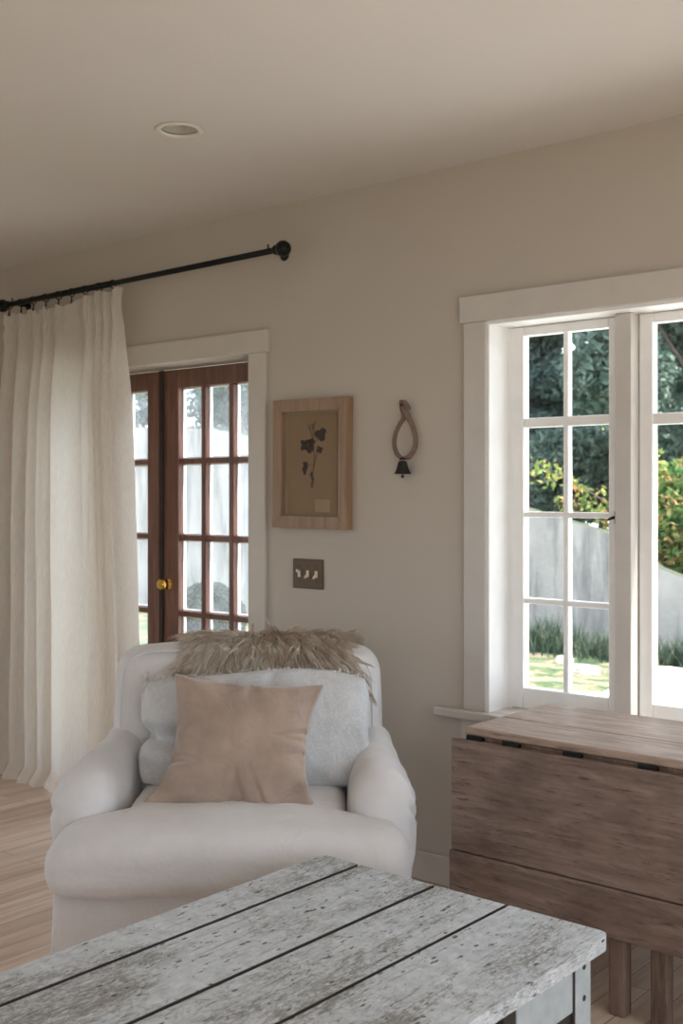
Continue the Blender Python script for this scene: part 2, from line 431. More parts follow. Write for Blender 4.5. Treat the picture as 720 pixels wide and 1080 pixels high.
# baseboard between door and right wall
bm = bmesh.new()
for a, b in ((DOOR[1] + .10, XR), (XL, DOOR[0] - .10)):
    add_box(bm, (a, WY - .016, 0), (b, WY, .108), .004)
struct(obj('baseboard_back', bm, M['doorcasing']))

# door casing and jambs (trim_1)
bm = bmesh.new()
add_box(bm, (DOOR[1], WY - .018, 0), (DOOR[1] + .098, WY, DOOR[3]), .003)
add_box(bm, (DOOR[0] - .098, WY - .018, 0), (DOOR[0], WY, DOOR[3]), .003)
add_box(bm, (DOOR[0] - .112, WY - .024, DOOR[3]), (DOOR[1] + .112, WY, DOOR[3] + .094), .003)
struct(obj('trim_1', bm, M['doorcasing']))

# ------------------------------------------------------------------ French doors
def french_door(name, x0, x1, knob_x, lab):
    root = struct(empty(name, (x0, WY + .15, 0)))
    Wd = x1 - x0; st = .108; zt, zb = 2.028, .012; d0, d1 = 0, .044
    gl, gr = st, Wd - st; gt, gb = 1.940, .172
    bm = bmesh.new()
    add_box(bm, (0, d0, zb), (st, d1, zt), .003); add_box(bm, (Wd - st, d0, zb), (Wd, d1, zt), .003)
    add_box(bm, (st, d0, gt), (Wd - st, d1, zt), .003); add_box(bm, (st, d0, zb), (Wd - st, d1, gb), .003)
    obj('door_frame', bm, M['door'], root)
    cw = (gr - gl - 2 * .028) / 3; rh = (gt - gb - 4 * .026) / 5
    bm = bmesh.new()
    for k in (1, 2):
        x = gl + k * cw + (k - 1) * .028; add_box(bm, (x, d0 + .004, gb), (x + .028, d1 - .004, gt), .005)
    for k in range(1, 5):
        z = gb + k * rh + (k - 1) * .026; add_box(bm, (gl, d0 + .006, z), (gr, d1 - .006, z + .026), .005)
    obj('glazing_bars', bm, M['door'], root)
    obj('glass_pane', box((gl - .004, .026, gb - .004), (gr + .004, .030, gt + .004)), M['dglass'], root)
    bm = bmesh.new()           # white putty beads around every pane, on the garden side
    for i in range(3):
        for j in range(5):
            a, b = gl + i * (cw + .028), gb + j * (rh + .026)
            for q in ((a, b, a + .006, b + rh), (a + cw - .006, b, a + cw, b + rh), (a, b, a + cw, b + .006), (a, b + rh - .006, a + cw, b + rh)):
                add_box(bm, (q[0], .031, q[1]), (q[2], .046, q[3]))
    obj('putty_beads', bm, M['sashwhite'], root)
    if knob_x is not None:
        for sgn in (-1, 1):
            y0 = d0 if sgn < 0 else d1
            mt = Matrix.Translation((knob_x, y0, 1.012)) @ Matrix.Rotation(R(90 if sgn < 0 else -90), 4, 'X')
            k = obj('door_knob', add_lathe(bmesh.new(), [(0, .062), (.014, .061), (.024, .054), (.028, .043), (.025, .032), (.014, .024), (.011, .018), (.011, .004), (.026, .003), (.028, 0), (0, 0)], 28, mt), M['brass'], root, True)
            k['label'] = 'round brass knob'
    return root
LD = french_door('door_1', -4.895, -4.158, None, '')
RD = french_door('door_2', -4.152, -3.417, .040, '')
obj('astragal', box((.726, -.012, .012), (.752, 0, 2.028), .003), M['darkwood_shade'], LD)
for d_, w_ in ((RD, .735),):
    for z in (.25, 1.0, 1.8):
        obj('hinge', add_tube(bmesh.new(), [(w_ - .002, -.006, z - .045), (w_ - .002, -.006, z + .045)], .006, 10), M['brass'], d_, True)

# ------------------------------------------------------------------ window
win = struct(empty('window_1', (0, WY, 0)))
x0, x1, z0, z1 = WIN
bm = bmesh.new()
add_box(bm, (x0 - .093, -.020, z0), (x0, 0, z1), .003); add_box(bm, (x1, -.020, z0), (x1 + .093, 0, z1), .003)
obj('side_casing', bm, M['trimwhite'], win)
obj('head_casing', box((x0 - .108, -.026, z1), (x1 + .108, 0, z1 + .096), .003), M['trimwhite'], win)
bm = bmesh.new(); add_box(bm, (x0 - .205, -.052, z0 - .030), (x1 + .205, .0, z0), .005); add_box(bm, (x0, 0, z0 - .03), (x1, .17, z0), 0)
obj('window_stool', bm, M['trimwhite'], win)
obj('stool_apron', box((x0 - .105, -.018, z0 - .125), (x1 + .105, 0, z0 - .030), .003), M['trimwhite'], win)
bm = bmesh.new()
add_box(bm, (x0, -.012, z0), (x0 + .012, .2, z1)); add_box(bm, (x1 - .012, -.012, z0), (x1, .2, z1)); add_box(bm, (x0 + .012, -.012, z1 - .012), (x1 - .012, .2, z1))
add_box(bm, (x0 + .012, .116, z0), (x0 + .030, .2, z1)); add_box(bm, (x1 - .030, .116, z0), (x1 - .012, .2, z1))
obj('jamb', bm, M['sashwhite'], win)
ML, MR = -1.758, -1.698
RM0, RM1 = -.622, -.562
obj('mullion', box((ML, .060, z0), (MR, .18, z1 - .012), .004), M['trimwhite'], win)
obj('mullion', box((RM0, .060, z0), (RM1, .18, z1 - .012), .004), M['trimwhite'], win)
def sash(name, a, b, cols, bars, yo=.114):
    """bars: (z centre, thickness)"""
    f_, t_ = .048, .042; zb, zt = z0 + .004, z1 - .013; zb2 = z0 + .080; zt2 = z1 - .046
    bm = bmesh.new()
    add_box(bm, (a, yo, zb), (a + f_, yo + t_, zt), .004); add_box(bm, (b - f_, yo, zb), (b, yo + t_, zt), .004)
    add_box(bm, (a + f_, yo, zt2), (b - f_, yo + t_, zt), .004); add_box(bm, (a + f_, yo, zb), (b - f_, yo + t_, zb2), .004)
    s = obj(name, bm, M['sashwhite'], win)
    gx0, gx1 = a + f_, b - f_
    bm = bmesh.new(); xsb = [(gx0 + (gx1 - gx0) * k / cols, .020) for k in range(1, cols)]
    for x, t in xsb: add_box(bm, (x - t / 2, yo + .006, zb2), (x + t / 2, yo + t_ - .004, zt2), .004)
    for z, t in bars: add_box(bm, (gx0, yo + .004, z - t / 2), (gx1, yo + t_ - .004, z + t / 2), .004)
    obj('glazing_bars', bm, M['sashwhite'], s)
    obj('glass_pane', box((gx0 - .004, yo + .020, zb2 - .004), (gx1 + .004, yo + .024, zt2 + .004)), M['glass'], s)
    return s
s1 = sash('casement_sash', x0 + .028, ML - .002, 2, [(1.696, .034), (1.366, .020), (1.055, .020)])
sash('fixed_sash', MR + .002, RM0 - .002, 1, [(1.690, .038)])
sash('casement_sash', RM1 + .002, x1 - .028, 2, [(1.696, .034), (1.366, .020), (1.055, .020)])
bm = bmesh.new(); add_box(bm, (ML - .022, .100, 1.338), (ML - .006, .114, 1.382), .003); add_tube(bm, [(ML - .013, .098, 1.362), (ML - .026, .090, 1.358), (ML - .040, .088, 1.352)], [.006, .005, .004], 8)
lt = obj('window_latch', bm, M['iron'], win); lt['label'] = 'small dark metal latch'

# ------------------------------------------------------------------ recessed downlight
dl = empty('recessed_downlight', (DLX, DLY, H))
tag(dl, 'small round recessed spotlight with white ring set in the ceiling', 'ceiling light')
obj('trim_ring', add_lathe(bmesh.new(), [(.061, .0), (.0775, -.0005), (.079, -.003), (.076, -.0065), (.066, -.008), (.060, -.004), (.058, .004), (.061, .0)], 48), M['lamp'], dl, True)
obj('reflector', add_lathe(bmesh.new(), [(.059, .002), (.056, .03), (.052, .055), (.05, .09), (0, .09)], 40), plain('grey_can', (205, 203, 196), .35, .1), dl, True)
mt = Matrix.Translation((.004, -.004, .024)) @ Matrix.Rotation(R(14), 4, 'X') @ Matrix.Rotation(R(-10), 4, 'Y')
obj('gimbal_ring', add_lathe(bmesh.new(), [(.033, .0), (.046, -.002), (.05, .006), (.047, .014), (.034, .012), (.033, 0)], 36, mt), M['lamp'], dl, True)
obj('bulb', add_lathe(bmesh.new(), [(0, -.004), (.016, -.002), (.030, .006), (.032, .014), (.024, .04), (.012, .055), (0, .055)], 32, mt), M['bulb'], dl, True)

# ------------------------------------------------------------------ curtain rod and curtain
RY, RZ0, RZ1 = 3.335, 2.412, 2.430
rod = empty('curtain_rod', (-4.12, RY, 2.42))
tag(rod, 'black iron curtain rod with ball ends above the french doors', 'curtain rod')
def RP(x): return Vector((x + 4.12, 0, RZ0 + (RZ1 - RZ0) * (x + 5.12) / 1.98 - 2.42))
obj('pole', add_tube(bmesh.new(), [RP(-5.09), RP(-3.16)], .0125, 16), M['iron'], rod, True)
obj('sleeve', add_tube(bmesh.new(), [RP(-5.09), RP(-4.235)], .0145, 16), M['iron'], rod, True)
for x, sgn in ((-5.12, -1), (-3.135, 1)):
    p = RP(x); mt = Matrix.Translation(p) @ Matrix.Rotation(R(90) * sgn, 4, 'Y')
    obj('finial', add_lathe(bmesh.new(), [(0, .034), (.012, .031), (.024, .023), (.032, .009), (.033, -.004), (.028, -.018), (.018, -.028), (.019, -.034), (.021, -.04), (.017, -.048), (.012, -.05), (0, -.05)], 28, mt), M['iron'], rod, True)
for x in (-5.03, -3.215):
    p = RP(x); bm = bmesh.new()
    add_tube(bm, [p + Vector((0, .005, 0)), p + Vector((0, WY - RY - .004, -.002))], .006, 10)
    add_lathe(bm, [(0, .006), (.022, .006), (.024, 0), (0, 0)], 20, Matrix.Translation(p + Vector((0, WY - RY, 0))) @ Matrix.Rotation(R(90), 4, 'X'))
    add_tube(bm, [p + Vector((-.004, 0, .010)), p + Vector((-.004, 0, .030))], .0035, 8)
    obj('bracket', bm, M['iron'], rod, True)

def make_curtain():
    nu, nv = 300, 110; verts = []; faces = []
    def ph(s): return 2 * math.pi * (9.0 * s + .55 * math.sin(5.3 * s + .6) + .35 * math.sin(13 * s + 1.7))
    for j in range(nv + 1):
        t = j / nv
        for i in range(nu + 1):
            s = i / nu
            top = 2.352 + .036 * sm(.45, .80, s) + .006 * math.sin(40 * s)
            droop = .010 * math.sin(2 * ph(s)) * (1 - sm(.6, .8, s))
            z = (top + droop) * (1 - t) + .012 * t
            xa = -5.070 + .920 * s; xb = -5.115 + 1.050 * s + .012 * math.sin(7 * s + 2)
            e = sm(.0, 1.0, t) ; x = xa * (1 - e) + xb * e
            amp = .016 + .036 * sm(.0, .25, t) + .006 * sm(.6, 1, t)
            f = math.sin(ph(s)) + .35 * math.sin(2.1 * ph(s) + 1.2 + 1.5 * t) * sm(.05, .4, t)
            keep = .55 + .45 * noise.noise(Vector((s * 6, t * 1.1, 3)))
            y = RY - .004 + amp * f * (keep + .35)
            x += (.016 + .014 * sm(.3, .6, s)) * math.cos(ph(s) + .4 * t) * sm(.02, .22, t)
            if t < .07:                                       # soft ruffled heading
                q = (1 - t / .07); y += .012 * q * math.sin(3.1 * ph(s) + 2) - .010 * math.sin(math.pi * t / .07); z += .006 * q * noise.noise(Vector((s * 30, 1, t * 20)))
            y += .006 * noise.noise(Vector((s * 9, t * 5, 8))) + .014 * math.exp(-((t - .030) / .006) ** 2) * (1 - sm(.55, .75, s))   # stitched heading
            fl = sm(.965, 1, t); y -= .035 * fl * (1.0 + .5 * math.sin(5 * s)); 
            y = min(y, WY - .012 - .012 * sm(0, .2, 1 - t))
            if z < .30 and y > WY - .03: y = WY - .03
            verts.append((x, y, max(z, .008 + .004 * math.sin(3 * ph(s)) ** 2)))
    for j in range(nv):
        for i in range(nu):
            a = j * (nu + 1) + i; faces.append((a, a + 1, a + nu + 2, a + nu + 1))
    me = bpy.data.meshes.new('curtain'); me.from_pydata(verts, [], faces); me.update()
    return me
cu = link('curtain', make_curtain(), M['curtain'], None, True)
tag(cu, 'cream sheer linen curtain drawn over the left french door', 'curtain')
for k in range(9):
    x = -5.06 + .105 * k; p = RP(x) + Vector((-4.12, RY, 2.42)); bm = bmesh.new()
    pts = [p + Vector((.004 * math.sin(k * 2.1) * math.cos(a), .019 * math.cos(a), .019 * math.sin(a) - .004)) for a in [2 * math.pi * q / 18 for q in range(19)]]
    add_tube(bm, pts, .0028, 6, cap=False)
    add_tube(bm, [p + Vector((0, 0, -.023)), p + Vector((.001, 0, -.040)), p + Vector((0, -.004, -.058))], [.003, .004, .005], 6)
    obj('ring', bm, M['iron'], cu, True)['label'] = 'black curtain ring'

# ------------------------------------------------------------------ picture
pic = empty('framed_picture', (-3.05, WY, 1.562), (0, R(.45), 0))
tag(pic, 'pale wooden frame holding a dark pressed flower, hung above the light switch', 'picture')
w2, h2, fw = .203, .262, .050
yf = -.034
bm = bmesh.new()
for poly in ([(-w2, -h2), (-w2 + fw, -h2 + fw), (-w2 + fw, h2 - fw), (-w2, h2)], [(w2, -h2), (w2, h2), (w2 - fw, h2 - fw), (w2 - fw, -h2 + fw)],
             [(-w2, h2), (-w2 + fw, h2 - fw), (w2 - fw, h2 - fw), (w2, h2)], [(-w2, -h2), (w2, -h2), (w2 - fw, -h2 + fw), (-w2 + fw, -h2 + fw)]):
    add_prism(bm, poly, yf, 0, .0015)
obj('frame', bm, M['frame'], pic)
obj('mount', box((-w2 + fw, -.012, -h2 + fw), (w2 - fw, -.008, h2 - fw)), M['mat'], pic)
pp = obj('pressed_flower_sheet', box((-w2 + fw + .022, -.0145, -h2 + fw + .006), (w2 - fw - .020, -.012, h2 - fw - .008)), M['paper'], pic)
obj('caption_card', box((.018, -.0155, -h2 + fw + .018), (.098, -.0145, -h2 + fw + .068)), M['card'], pp)
def flat_blob(bm, x, z, rx, rz, lobes=5, ph=0, y=-.0152, depth=.42, seed=0):
    n = 28; r_ = random.Random(seed)
    pts = []
    for k in range(n):
        a = 2 * math.pi * k / n; q = 1 - depth * (.5 + .5 * math.cos(lobes * a + ph)) ** 2 + r_.uniform(-.06, .06)
        pts.append((x + rx * q * math.cos(a), z + rz * q * math.sin(a)))
    add_prism(bm, pts, y - .001, y + .0006)
petals = [(.046, .118, .034, .028, 3, .4), (-.040, .076, .026, .027, 4, 0), (-.006, .090, .016, .016, 3, 1), (-.004, .078, .020, .026, 4, .7), (-.013, .054, .019, .012, 3, 2), (.040, .056, .018, .015, 4, 1.6),
          (-.036, -.006, .015, .018, 4, 0), (-.040, -.026, .014, .018, 3, 1.2), (-.002, -.044, .008, .014, 3, 0), (.004, -.064, .007, .014, 3, 1), (0, -.086, .006, .012, 2, 0)]
for i, p in enumerate(petals):
    bm = bmesh.new(); flat_blob(bm, *p, seed=i); obj('petal', bm, M['petal'], pp)
bm = bmesh.new()
for pts in ([(0, -.098), (.006, -.03), (.014, .03), (.004, .08), (.006, .13), (.014, .165)], [(.008, -.02), (.030, .052)], [(.006, .0), (-.03, -.008)], [(.008, .05), (-.03, .07)], [(.008, .08), (.04, .11)], [(.004, .1), (-.012, .14)], [(.006, .13), (.0, .155)]):
    add_tube(bm, [(x, -.0155, z) for x, z in pts], .0013, 5)
for x, z in ((.014, .166), (-.012, .142), (0, .156), (.008, .148), (-.018, .150)): flat_blob(bm, x, z, .004, .005, 2)
obj('stem', bm, M['stem'], pp)
obj('glass', box((-w2 + fw, -.022, -h2 + fw), (w2 - fw, -.020, h2 - fw)), M['glass'], pic)

# ------------------------------------------------------------------ light switch
sw = empty('light_switch', (-3.081, WY, 1.115))
tag(sw, 'brown bronze plate with three ivory toggle switches on the wall', 'light switch')
obj('plate', box((-.083, -.007, -.060), (.083, 0, .060), .004), M['bronze'], sw)
for k, up in ((-1, 1), (0, -1), (1, -1)):
    x = k * .046
    bm = bmesh.new(); add_box(bm, (x - .007, -.009, -.014), (x + .007, -.0065, .014), .001)
    add_tube(bm, [(x, -.006, 0), (x, -.015, .007 * up), (x, -.024, .015 * up)], [.006, .0055, .0048], 10)
    obj('toggle', bm, M['ivory'], sw)
for k in (-1, 0, 1):
    for z in (-.030, .030):
        obj('screw', add_lathe(bmesh.new(), [(0, .0018), (.0025, .0015), (.0035, 0), (0, 0)], 12, Matrix.Translation((k * .046, -.007, z)) @ Matrix.Rotation(R(90), 4, 'X')), M['bronze'], sw, True)

# ------------------------------------------------------------------ bell on a leather strap
BX, BZ = -2.578, 1.787
bl = empty('hanging_bell', (BX, WY, BZ))
tag(bl, 'small dark bell on a looped leather strap hung on the wall', 'bell')
obj('nail', add_tube(bmesh.new(), [(-.008, 0, -.016), (-.008, -.034, -.012)], .003, 8), M['iron'], bl, True)
def strap(bm, pts, wdt, th):
    """flat strap: pts (x, y, z, facing angle about z)"""
    rings = []
    for i, (x, y, z, a) in enumerate(pts):
        p = Vector((x, y, z)); q = Vector(pts[min(i + 1, len(pts) - 1)][:3]) - Vector(pts[max(i - 1, 0)][:3]); q.normalize()
        side = Vector((math.cos(a), math.sin(a), 0)); side = (side - q * side.dot(q)).normalized(); nn = q.cross(side)
        rings.append([bm.verts.new(p + side * (sx * wdt / 2) + nn * (sn * th / 2)) for sx, sn in ((-1, -1), (1, -1), (1, 1), (-1, 1))])
    for r0, r1 in zip(rings, rings[1:]):
        for k in range(4): bm.faces.new((r0[k], r0[(k + 1) % 4], r1[(k + 1) % 4], r1[k]))
    bm.faces.new(rings[0]); bm.faces.new(rings[-1])
def catmull(P, n=6):
    out = []
    for i in range(len(P) - 1):
        p0, p1, p2, p3 = (Vector(P[max(0, min(len(P) - 1, k))]) for k in (i - 1, i, i + 1, i + 2))
        for k in range(n):
            t = k / n; out.append(.5 * ((2 * p1) + (-p0 + p2) * t + (2 * p0 - 5 * p1 + 4 * p2 - p3) * t * t + (-p0 + 3 * p1 - 3 * p2 + p3) * t ** 3))
    out.append(Vector(P[-1])); return out
L4 = [(.018, -.018, -.030, 1.0), (.004, -.022, -.004, 1.0), (-.010, -.024, .003, 1.1), (-.012, -.02, -.024, 1.2), (-.006, -.016, -.056, 1.3), (-.026, -.02, -.088, 1.35), (-.044, -.022, -.126, 1.35), (-.046, -.022, -.166, 1.35), (-.030, -.022, -.200, 1.1), (-.002, -.02, -.214, .6)]
R4 = [(-.002, -.02, -.2145, .6), (.026, -.020, -.204, .1), (.046, -.018, -.172, .1), (.048, -.016, -.136, .1), (.034, -.014, -.096, .15), (.014, -.014, -.058, .3), (.002, -.02, -.034, .4), (-.006, -.024, -.012, .5)]
def c4(P):
    ps = catmull([p[:3] for p in P]); n = len(ps); out = []
    for i, p in enumerate(ps):
        q = i / (n - 1) * (len(P) - 1); k = min(int(q), len(P) - 2); out.append((p.x, p.y, p.z, P[k][3] * (1 - q + k) + P[k + 1][3] * (q - k)))
    return out
bm = bmesh.new(); strap(bm, c4(L4), .020, .004); strap(bm, c4(R4), .020, .004)
obj('strap', bm, M['leather'], bl)
bb = obj('bell_body', add_lathe(bmesh.new(), [(0, -.222), (.010, -.222), (.016, -.226), (.018, -.234), (.021, -.246), (.026, -.260), (.031, -.268), (.032, -.272), (.029, -.271), (.022, -.258), (.015, -.232), (0, -.228)], 32, Matrix.Translation((0, -.033, 0))), M['bell'], bl, True)
obj('bell_loop', add_tube(bmesh.new(), [(0 + .009 * math.cos(a), -.033 + .004 * math.cos(a), -.219 + .008 * math.sin(a)) for a in [math.pi * k / 10 for k in range(11)]], .003, 8), M['bell'], bl, True)
bm = bmesh.new(); add_tube(bm, [(0, -.033, -.23), (0, -.033, -.275)], .0015, 6); bmesh.ops.create_uvsphere(bm, u_segments=14, v_segments=10, radius=.0062, matrix=Matrix.Translation((0, -.033, -.281)))
obj('clapper', bm, M['bell'], bl, True)

# ------------------------------------------------------------------ armchair
c_, s_ = math.cos(TH), math.sin(TH)
def rel(x, d, z=0): return Vector((x * c_ - d * s_, x * s_ + d * c_, z))      # x across, d away from the viewer's side of the room
CX, CD = -.333, 3.75
ch = empty('armchair', rel(CX, CD), (0, 0, TH))
tag(ch, 'wide cream slipcovered armchair with rounded arms in front of the french doors', 'armchair')
NZ = lambda p, f, s=0: noise.noise(Vector((p.x * f + s, p.y * f, p.z * f)))

def f_back(p):
    x, y, z = p; k = abs(x) / .475
    z -= .022 * max(0, k - .35) ** 2 * (1 if z > 0 else 0) * 2
    q = sm(.05, .33, z); x *= 1 - .012 * q
    y += z * .16
    y -= .02 * (1 - k * k) * (1 if y < z * .16 else 0)
    v = Vector((x, y + .31, z + .572)); d = NZ(v, 5) * .007 + NZ(v, 13, 4) * .003
    return v + Vector((0, d, d * .6))
obj('backrest', rbox((.955, .22, .66), (.075, .085, .085), 34, f_back), M['slip'], ch, True)
# piping along the front outline of the back
out = []
for a in [math.pi * (1 + k / 40) * -1 + math.pi for k in range(0)]: pass
path = [(-.442, -.14)] + [(-.442, z) for z in (-.05, .05, .15)] + [(-.442 + .09 * (1 - math.cos(t)), .225 + .09 * math.sin(t)) for t in [R(15 * k) for k in range(7)]]
path += [(x, .315) for x in (-.25, -.15, -.05, .05, .15, .25)] + [(-x, z) for x, z in path[::-1]]
obj('piping', add_tube(bmesh.new(), [f_back(Vector((x, -.095, z))) + Vector((0, -.002, 0)) for x, z in path], .0045, 8), M['slip'], ch, True)

def make_arm(sg):
    Ln = .66
    def f(p):
        x, y, z = p; t = (y + Ln / 2) / Ln                 # 0 front .. 1 rear
        top = sm(-.2, .2, z)
        x2 = x * (1.0 - .22 * t) + (-.028 * t)              # outer side runs in towards the back
        z += top * (.018 * sm(.0, .3, t) + .040 * sm(.40, 1.0, t))
        x2 += .016 * top * (1 - t)                          # slight outward roll
        y -= .014 * sm(-.32, -.30, -y) * 0
        bl_ = .012 * sm(.75, 1, 1 - t) * (1 - abs(z) / .3); y -= bl_
        v = Vector((sg * (x2 + .456), y + .035, z + .312))
        d = NZ(v, 6, 2) * .010 + NZ(v, 15, 9) * .006
        wr = .009 * math.sin(125 * (v.z + .45 * abs(v.x) + .10 * NZ(v, 6, 3))) * math.exp(-((v.z - .475) / .05) ** 2) * sm(.05, .09, x) * (1 - sm(.0, .35, t))
        return v + Vector((sg * (d + wr), d * .5 + wr * .4, d * .5))
    return rbox((.205, Ln, .53), (.1015, .095, .105), 54, f)
for sg in (-1, 1): obj('arm', make_arm(sg), M['slip'], ch, True)

def f_seat(p):
    x, y, z = p; t = sm(-.16, -.055, y)
    x *= (1 - t) * 1.0 + t * .655
    k = min(1, abs(x) / .53)
    if z > 0: z += .026 * (1 - k ** 2) + .012 * sm(.0, -.25, y) * 0
    z -= .012 * sm(-.2, -.33, y)
    y -= .016 * (1 - k ** 2) * (1 if y < -.2 else 0)
    v = Vector((x, y - .165, z + .362)); d = NZ(v, 5, 7) * .010 + NZ(v, 14, 1) * .004
    g = .0025 * math.sin(55 * v.y + 3 * NZ(v, 4, 5)) * math.exp(-((v.y + .40) / .1) ** 2)
    return v + Vector((0, d * .4, d + (g if z > 0 else 0)))
obj('seat_cushion', rbox((1.064, .70, .172), (.075, .075, .078), 40, f_seat), M['slip'], ch, True)
def f_base(p):
    x, y, z = p; v = Vector((x, y - .03, z + .152))
    fl = .5 - z / .28; v.x *= 1 + .02 * fl; 
    w_ = .004 * math.sin(34 * x + 2 * NZ(v, 4, 1)) * fl * (1 if y < -.3 else .3)
    return v + Vector((0, -.012 * fl * (1 if y < 0 else 0) + w_ + NZ(v, 7, 3) * .004, 0))
obj('skirt', rbox((1.03, .80, .285), (.025, .025, .012), 40, f_base), M['slip'], ch, True)
for sg in (-1, 1):       # corner pleats of the slipcover skirt
    obj('pleat', add_tube(bmesh.new(), [(sg * .505, -.405, .25), (sg * .507, -.425, .15), (sg * .512, -.432, .012)], [.004, .008, .010], 10), M['slip'], ch, True)
bm = bmesh.new(); add_tube(bm, [(-.50, -.455, .285), (-.25, -.462, .283), (0, -.464, .282), (.25, -.462, .283), (.50, -.455, .285)], .005, 8)
obj('seam', bm, M['slip'], ch, True)

# ------------------------------------------------------------------ cushions
def pillow(wd, ht, th, ear, fold, seed, extra=None, n=56):
    bm = bmesh.new(); V = {}
    for sd in (-1, 1):
        for i in range(n + 1):
            for j in range(n + 1):
                if sd == 1 and (i in (0, n) or j in (0, n)): V[sd, i, j] = V[-1, i, j]; continue
                u, v = 2 * i / n - 1, 2 * j / n - 1
                u = math.copysign(abs(u) ** .85, u); v = math.copysign(abs(v) ** .85, v)
                x = u * wd / 2 * (1 - ear[0] * (1 - v * v) * abs(u) ** 2); z = v * ht / 2 * (1 - ear[1] * (1 - u * u) * abs(v) ** 2)
                e = ((1 - u * u) * (1 - v * v)); t = th / 2 * max(0, e) ** .42
                edge = min(1 - abs(u), 1 - abs(v))
                a = math.atan2(z, x)
                wr = fold * math.sin(9 * a + 4 * noise.noise(Vector((x * 9, z * 9, seed)))) * math.exp(-(edge / .33) ** 2) * sm(0, .1, edge)
                wr += fold * 1.2 * noise.noise(Vector((x * 8, z * 8, seed + 5))) * sm(0, .2, edge)
                p = Vector((x, sd * (t + wr), z))
                if extra: p = extra(p, sd, u, v)
                V[sd, i, j] = bm.verts.new(p)
    for sd in (-1, 1):
        for i in range(n):
            for j in range(n):
                q = [V[sd, i, j], V[sd, i + 1, j], V[sd, i + 1, j + 1], V[sd, i, j + 1]]
                bm.faces.new(q if sd < 0 else q[::-1])
    return bm

def f_grey(p, sd, u, v):
    k = 1 - sm(-.62, -.28, u)
    cr = math.exp(-((p.z + .030 + .05 * (u + .8)) / .034) ** 2) * k
    p.y -= sd * .058 * cr if sd < 0 else 0
    p.x += .010 * cr * (1 if u < -.9 else 0)
    p.x *= 1 - .055 * abs(v) ** 5; p.z *= 1 - .10 * abs(u) ** 7; p.x += .013 * cr * sm(-.7, -.95, u)
    p.z += .018 * math.sin(2.6 * u + .6) * (1 if v > 0 else .2) * abs(v)
    return p
gc = obj('cushion', pillow(.785, .385, .18, (.02, .03), .009, 3, f_grey, 72), M['greyfab'], None, True)
gc.location = rel(CX + .040, CD + .075, .645); gc.rotation_euler = (R(-14), R(.5), TH)
tag(gc, 'long pale grey woven cushion with fuzzy top edge, behind the taupe one', 'cushion')
bm = bmesh.new(); rr = random.Random(5)
for k in range(700):
    if k < 480: x = rr.uniform(-.37, .37) if k > 260 else rr.uniform(-.38, -.20); z = .185 + .018 * math.sin(2.6 * x / .3875 + .6) + rr.uniform(-.012, .004); y = rr.uniform(-.03, .02); dz = Vector((rr.uniform(-.5, .5), rr.uniform(-.9, .2), rr.uniform(.1, .8)))
    else: x = -.378 + rr.uniform(0, .012); z = rr.uniform(.06, .19); y = rr.uniform(-.02, .02); dz = Vector((rr.uniform(-1, 0), rr.uniform(-.8, .3), rr.uniform(-.4, .5)))
    p = Vector((x, y, z)); d = dz.normalized() * rr.uniform(.006, .014)
    add_tube(bm, [p, p + d * .6 + Vector((0, 0, .002)), p + d], [.0016, .0013, .0004], 4)
obj('fringe', bm, M['fringe'], gc, True)['label'] = 'white fuzzy fringe'

def f_brown(p, sd, u, v):
    p.z -= .012 * (1 - u * u) * (1 if v > 0 else 0) * abs(v)
    p.x += .030 * (1 - v) / 2 * u * abs(v) ** 3 + .012 * (-v) * abs(v) * (1 if u < 0 else .3) * -1
    for zz, tl, a0 in ((-.075, .10, -1), (-.055, -.06, -1), (.015, -.10, 1), (.045, .22, 1), (-.02, .3, 1), (-.13, .5, 1)):      # creases that run in from the seams
        g = math.exp(-((p.z - zz - tl * (p.x - a0 * .2)) / .008) ** 2) * sm(.25, .9, a0 * u) * sm(0, .06, 1 - abs(u))
        p.y -= sd * .015 * g
    for xx, tl in ((-.03, .25), (.0, -.1), (.03, -.3), (.10, -.5)):
        g = math.exp(-((p.x - xx - tl * (p.z + .2)) / .008) ** 2) * sm(.2, .9, -v) * sm(0, .06, 1 - abs(v)); p.y -= sd * .014 * g
    return p
bc = obj('cushion', pillow(.500, .415, .15, (.165, .035), .0095, 11, f_brown, 96), M['velvet'], None, True)
bc.location = rel(CX + .010, CD - .115, .640); bc.rotation_euler = (R(-20), R(4.2), TH)
tag(bc, 'square taupe velvet cushion leaning at the front of the armchair', 'cushion')

# ------------------------------------------------------------------ sheepskin
def hide_point(x, q):
    """q 0 behind the back .. 1 low on its front; returns point and outward normal in chair space"""
    pts = [(.475, .78), (.48, .85), (.455, .900), (.395, .914), (.32, .910), (.252, .886), (.222, .83), (.208, .78), (.198, .735)]
    f = q * (len(pts) - 1); k = min(int(f), len(pts) - 2); t = f - k
    a, b = Vector((0, *pts[k])), Vector((0, *pts[k + 1])); p = a.lerp(b, t); d = (b - a).normalized()
    p.x = x; p.z -= .012 * max(0, abs(x) / .475 - .35) ** 2 * 2
    return p, Vector((0, -d.z, d.y)) * -1, d
sk = empty('sheepskin', rel(CX, CD), (0, 0, TH))
tag(sk, 'shaggy tan sheepskin draped over the top of the armchair back', 'sheepskin')
bm = bmesh.new(); nx, nq = 24, 20; G = {}
def edge_x(q): return (-.205 - .03 * sm(.45, 1, q) - .015 * math.sin(9 * q), .340 + .035 * sm(.4, 1, q) + .02 * math.sin(8 * q + 1))
for i in range(nx + 1):
    for j in range(nq + 1):
        q = .12 + .80 * j / nq; a, b = edge_x(q); x = a + (b - a) * i / nx; p, n_, d = hide_point(x, q); G[i, j] = bm.verts.new(p + n_ * .006)
for i in range(nx):
    for j in range(nq): bm.faces.new((G[i, j], G[i + 1, j], G[i + 1, j + 1], G[i, j + 1]))
